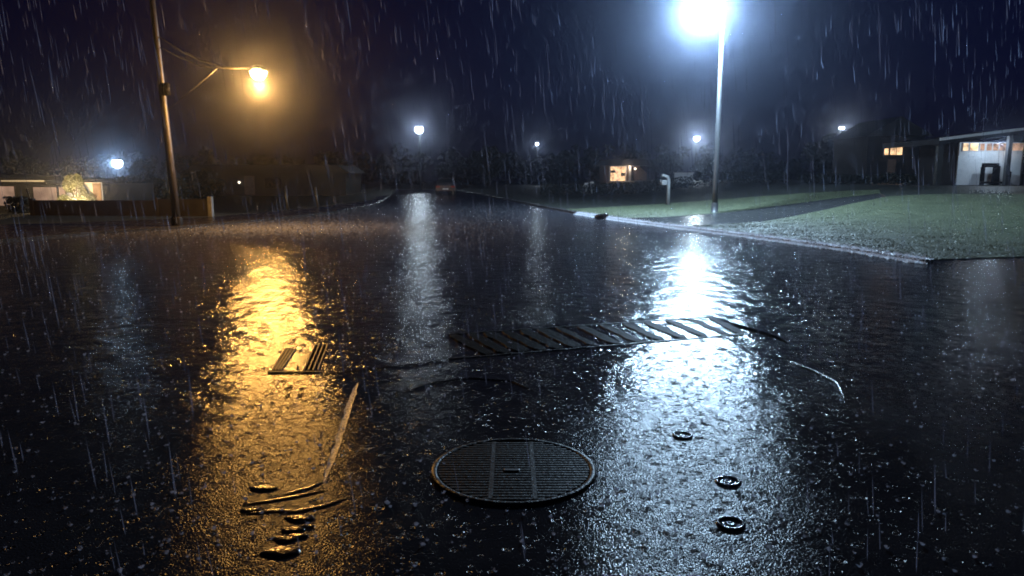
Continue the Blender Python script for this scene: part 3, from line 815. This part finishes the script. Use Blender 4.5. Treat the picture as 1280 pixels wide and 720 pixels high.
wz = lambda p: at(640, p, Y3 + yb).z - g3
MB().box(wx(1196), xr, yb, yb + .12, 0.03, wz(178)).build("wall", M['white'], pvb)
MB().box(wx(1200), xr - .05, yb + .123, yb + 4.5, 0.03, wz(177)).build("back_room", M['dwall'], pvb)
MB().box(vx(1169), vx(1175.5), -.1, .2, 0.03, vz(180.5)).build("column", M['path'], pvb)
MB().box(vx(1253), vx(1258), -.25, -.02, 0.03, vz(170.3)).build("column", M['kerb'], pvb)
for a, b in ((1200, 1206), (1208.5, 1218), (1221, 1226), (1229, 1235), (1237, 1243), (1245, 1252), (1261, 1274), (1284, 1296)):
    f = MB().box(wx(a) - .04, wx(b) + .04, yb - .05, yb - .003, wz(189), wz(178.6)).build("window", M['trim'], pvb)
    MB().box(wx(a), wx(b), yb - .08, yb - .053, wz(188.2), wz(179.3)).build("pane", M[('winy', 'winh', 'winy', 'winl', 'winh', 'winl', 'winh', 'winl')[int(a) % 8]], f)
MB().box(wx(1275), wx(1277.5), yb - .15, yb - .003, .03, wz(179)).build("pilaster", M['dwall'], pvb)
lamp("porch_or_fill_light", (wx(1228), -.35, wz(181)), 11, (.62, .8, 1), .1, pvb)  # added cool fill that brightens the white wall, no fitting there
lamp("porch_or_fill_light", (wx(1256), yb - .3, wz(184)), .8, (1, .7, .4), .1, pvb)
# porch chair and bin
cx = at(1239, HOR, Y3 + .35).x; ch = thing("porch_chair", "dark high backed porch chair against the white wall", "chair", (cx, Y3 + .35, g3 + .03))
sc_ = (Y3 + .35) / F
MB().box(-13 * sc_, -8 * sc_, 0, .1, 0, 1.05, .02).build("leg", M["dsteel"], ch); MB().box(2 * sc_, 11 * sc_, 0.02, .12, 0, 1.1, .03).build("leg", M["dsteel"], ch)
MB().box(-12 * sc_, 9 * sc_, -.01, .13, 1.02, 1.26, .05).build("backrest", M['dsteel'], ch)
MB().box(-13.2 * sc_, 11.3 * sc_, -.3, 0.0, .08, .2, .03).build("seat", M['dsteel'], ch)
bn = at(1259.5, HOR, Y3 + .4); bi = thing("bin", "small dark bin beside the porch column", "bin", (bn.x, bn.y, g3 + .03))
MB().lathe([(.001, 0), (.15, 0), (.17, .7), (.001, .7)], n=16).build("body", M['dsteel'], bi); MB().lathe([(.185, .7), (.185, .74), (.1, .8), (.001, .81)], n=16).build("lid", M['dsteel'], bi)

# ------------------------------------------------------------------ rain
rr_ = random.Random(99); vs, fs = [], []
def drop(p, ln, r, tilt):
    d = Vector((tilt[0], tilt[1], -1)).normalized(); a = d.orthogonal().normalized(); b = d.cross(a); i = len(vs)
    vs.append(p - d * ln / 2)
    for f_, k in ((-.15, .6), (.3, 1.0)):
        for c, s_ in ((1, 0), (0, 1), (-1, 0), (0, -1)): vs.append(p + d * ln * f_ + (a * c + b * s_) * r * k)
    vs.append(p + d * ln / 2)
    for k in range(4):
        k2 = (k + 1) % 4
        fs.extend([(i, i + 1 + k2, i + 1 + k), (i + 1 + k, i + 1 + k2, i + 5 + k2, i + 5 + k), (i + 5 + k, i + 5 + k2, i + 9)])


def scatter(n, y0, y1, zmax, ln, r, pw=1.0):
    for _ in range(n):
        y = y0 + (y1 - y0) * rr_.random() ** pw; x = rr_.uniform(-1, 1) * (y * .85 + 2); z = rr_.uniform(0.02, zmax)
        drop(Vector((x, y, z)), ln * rr_.uniform(.35, 1.7), r * rr_.uniform(.5, 1.4), (.10 + rr_.gauss(0, .03), rr_.gauss(0, .02)))


scatter(2300, 2.0, 6.0, 3.6, .15, .0021)
scatter(1900, 6.0, 14.0, 7.0, .22, .0030)
scatter(1900, 14.0, 42.0, 11.0, .4, .0055)
tag(MB().add(vs, fs, True).build("rain", M['rain']), "falling rain drops all over the scene", "rain", kind="stuff")

# splashes on the road
vs, fs = [], []
def splash(x, y, r):
    n = 7; i = len(vs); h = r * rr_.uniform(.6, 1.3)
    for k in range(n):
        a = 2 * math.pi * k / n; vs.append((x + r * .45 * math.cos(a), y + r * .45 * math.sin(a), .008))
    for k in range(n):
        a = 2 * math.pi * k / n; q = r * rr_.uniform(.75, 1.1); vs.append((x + q * math.cos(a), y + q * math.sin(a), .008 + h * rr_.uniform(.5, 1)))
    for k in range(n):
        if rr_.random() < .8: fs.append((i + k, i + (k + 1) % n, i + n + (k + 1) % n, i + n + k))
    for _ in range(rr_.randint(1, 3)):
        a = rr_.uniform(0, 6.28); q = r * rr_.uniform(.3, 1.9); c = Vector((x + q * math.cos(a), y + q * math.sin(a), .01 + h * rr_.uniform(.8, 2.2))); s_ = r * rr_.uniform(.12, .25); j = len(vs)
        vs.extend([c + Vector(v) * s_ for v in ((1, 0, 0), (-1, 0, 0), (0, 1, 0), (0, -1, 0), (0, 0, 1.4), (0, 0, -1.4))])
        fs.extend([(j, j + 2, j + 4), (j + 2, j + 1, j + 4), (j + 1, j + 3, j + 4), (j + 3, j, j + 4), (j + 2, j, j + 5), (j + 1, j + 2, j + 5), (j + 3, j + 1, j + 5), (j, j + 3, j + 5)])


k = 0
while k < 2600:
    y = 2.0 + 20 * rr_.random() ** 2.2; x = rr_.uniform(-1, 1) * (y * .8 + .5)
    if mnoise.noise(Vector((x * .55, y * .4, 5.0))) + rr_.uniform(-.6, .6) < -.1: continue
    splash(x, y, rr_.uniform(.005, .012) * (1 + y * .03)); k += 1
tag(MB().add(vs, fs).build('splashes', M['splash']), 'countless small splashes of rain on the road', 'splash', kind='stuff')
vs, fs = [], []
k = 0
while k < 12000:
    y = rr_.uniform(11, 44); x = rr_.uniform(-11, 7)
    if x > 7.4 - (y - 13) * .25 or rr_.random() > sst((y - 10) / 14) * (1 - .8 * sst((y - 30) / 14)): continue
    splash(x, y, rr_.uniform(.005, .013)); k += 1
tag(MB().add(vs, fs).build('splashes', M['mist']), 'fine splashing rain dancing over the far flooded road', 'splash', kind='stuff')
# extra drops added to brighten the pool of light under the gold lamp
vs, fs = [], []
for _ in range(5200):
    splash(rr_.gauss(-6.8, 1.9), rr_.gauss(21.6, 1.7), rr_.uniform(.006, .014))
tag(MB().add(vs, fs).build('splashes', M['mist']), 'extra fine drops added to brighten the ground under the gold street lamp', 'splash', kind='stuff')
vs, fs = [], []
# water dancing on the kerb
for a, b in zip(kerb_pts[:5], kerb_pts[1:6]):
    for _ in range(int((b - a).length * 260)):
        p = a.lerp(b, rr_.random()); n0 = len(vs); q_ = rr_.choice((-.06, -.15, -.2)); splash(p.x + q_ + rr_.gauss(0, .05), p.y + q_ * .7 + rr_.gauss(0, .08), rr_.uniform(.018, .04))
        for q in range(n0, len(vs)): v = vs[q]; vs[q] = (v[0], v[1], v[2] + (.06 if q_ > -.1 else .0))
tag(MB().add(vs, fs).build("kerb_splashes", M['foam']), "white splashing rain along the top of the right kerb", "splash", kind="stuff")

# ------------------------------------------------------------------ air, sky, light
m = MB().box(-265, 265, -45, 335, -2.2, 14.0)
hz_ = m.build("haze", None); tag(hz_, "rain haze in the night air", "haze", kind="stuff")
hm, nt, p = newmat("rain_haze"); nt.nodes.remove(p)
pv = N(nt, "ShaderNodeVolumePrincipled", Density=0.0013, Anisotropy=0.957); pv.inputs["Color"].default_value = (.68, .76, 1, 1)
nt.links.new(pv.outputs[0], nt.nodes["Material Output"].inputs["Volume"]); hz_.data.materials.append(hm)

w = bpy.data.worlds.new("World"); sc.world = w; w.use_nodes = True; nt = w.node_tree
bg = nt.nodes["Background"]
sk = nt.nodes.new("ShaderNodeTexSky"); sk.sky_type = 'NISHITA'; sk.sun_disc = False; sk.sun_elevation = R(8); sk.sun_rotation = R(200)
hs_ = nt.nodes.new("ShaderNodeMix"); hs_.data_type = 'RGBA'; hs_.blend_type = 'MULTIPLY'; hs_.inputs[0].default_value = 1
nt.links.new(sk.outputs[0], hs_.inputs[6]); hs_.inputs[7].default_value = (.12, .09, 1.0, 1)
nt.links.new(hs_.outputs[2], bg.inputs[0]); bg.inputs[1].default_value = 0.0034
sd = bpy.data.lights.new("night_fill_sun", 'SUN'); sd.energy = 0.012; sd.angle = R(12); sd.color = (.6, .7, 1)  # faint fill added from behind the camera to lift dark things
so = bpy.data.objects.new("night_fill_sun", sd); C.objects.link(so); so.rotation_euler = (R(50), 0, R(-20))

sc.view_settings.view_transform = 'Standard'; sc.view_settings.look = 'None'; sc.view_settings.exposure = -0.3; sc.view_settings.gamma = 1
sc.render.engine = 'CYCLES'
sc.cycles.use_denoising = True; sc.cycles.denoising_prefilter = 'FAST'; sc.cycles.max_bounces = 6; sc.cycles.transparent_max_bounces = 16; sc.cycles.volume_bounces = 0
sc.cycles.sample_clamp_indirect = 6; sc.cycles.filter_width = 1.8
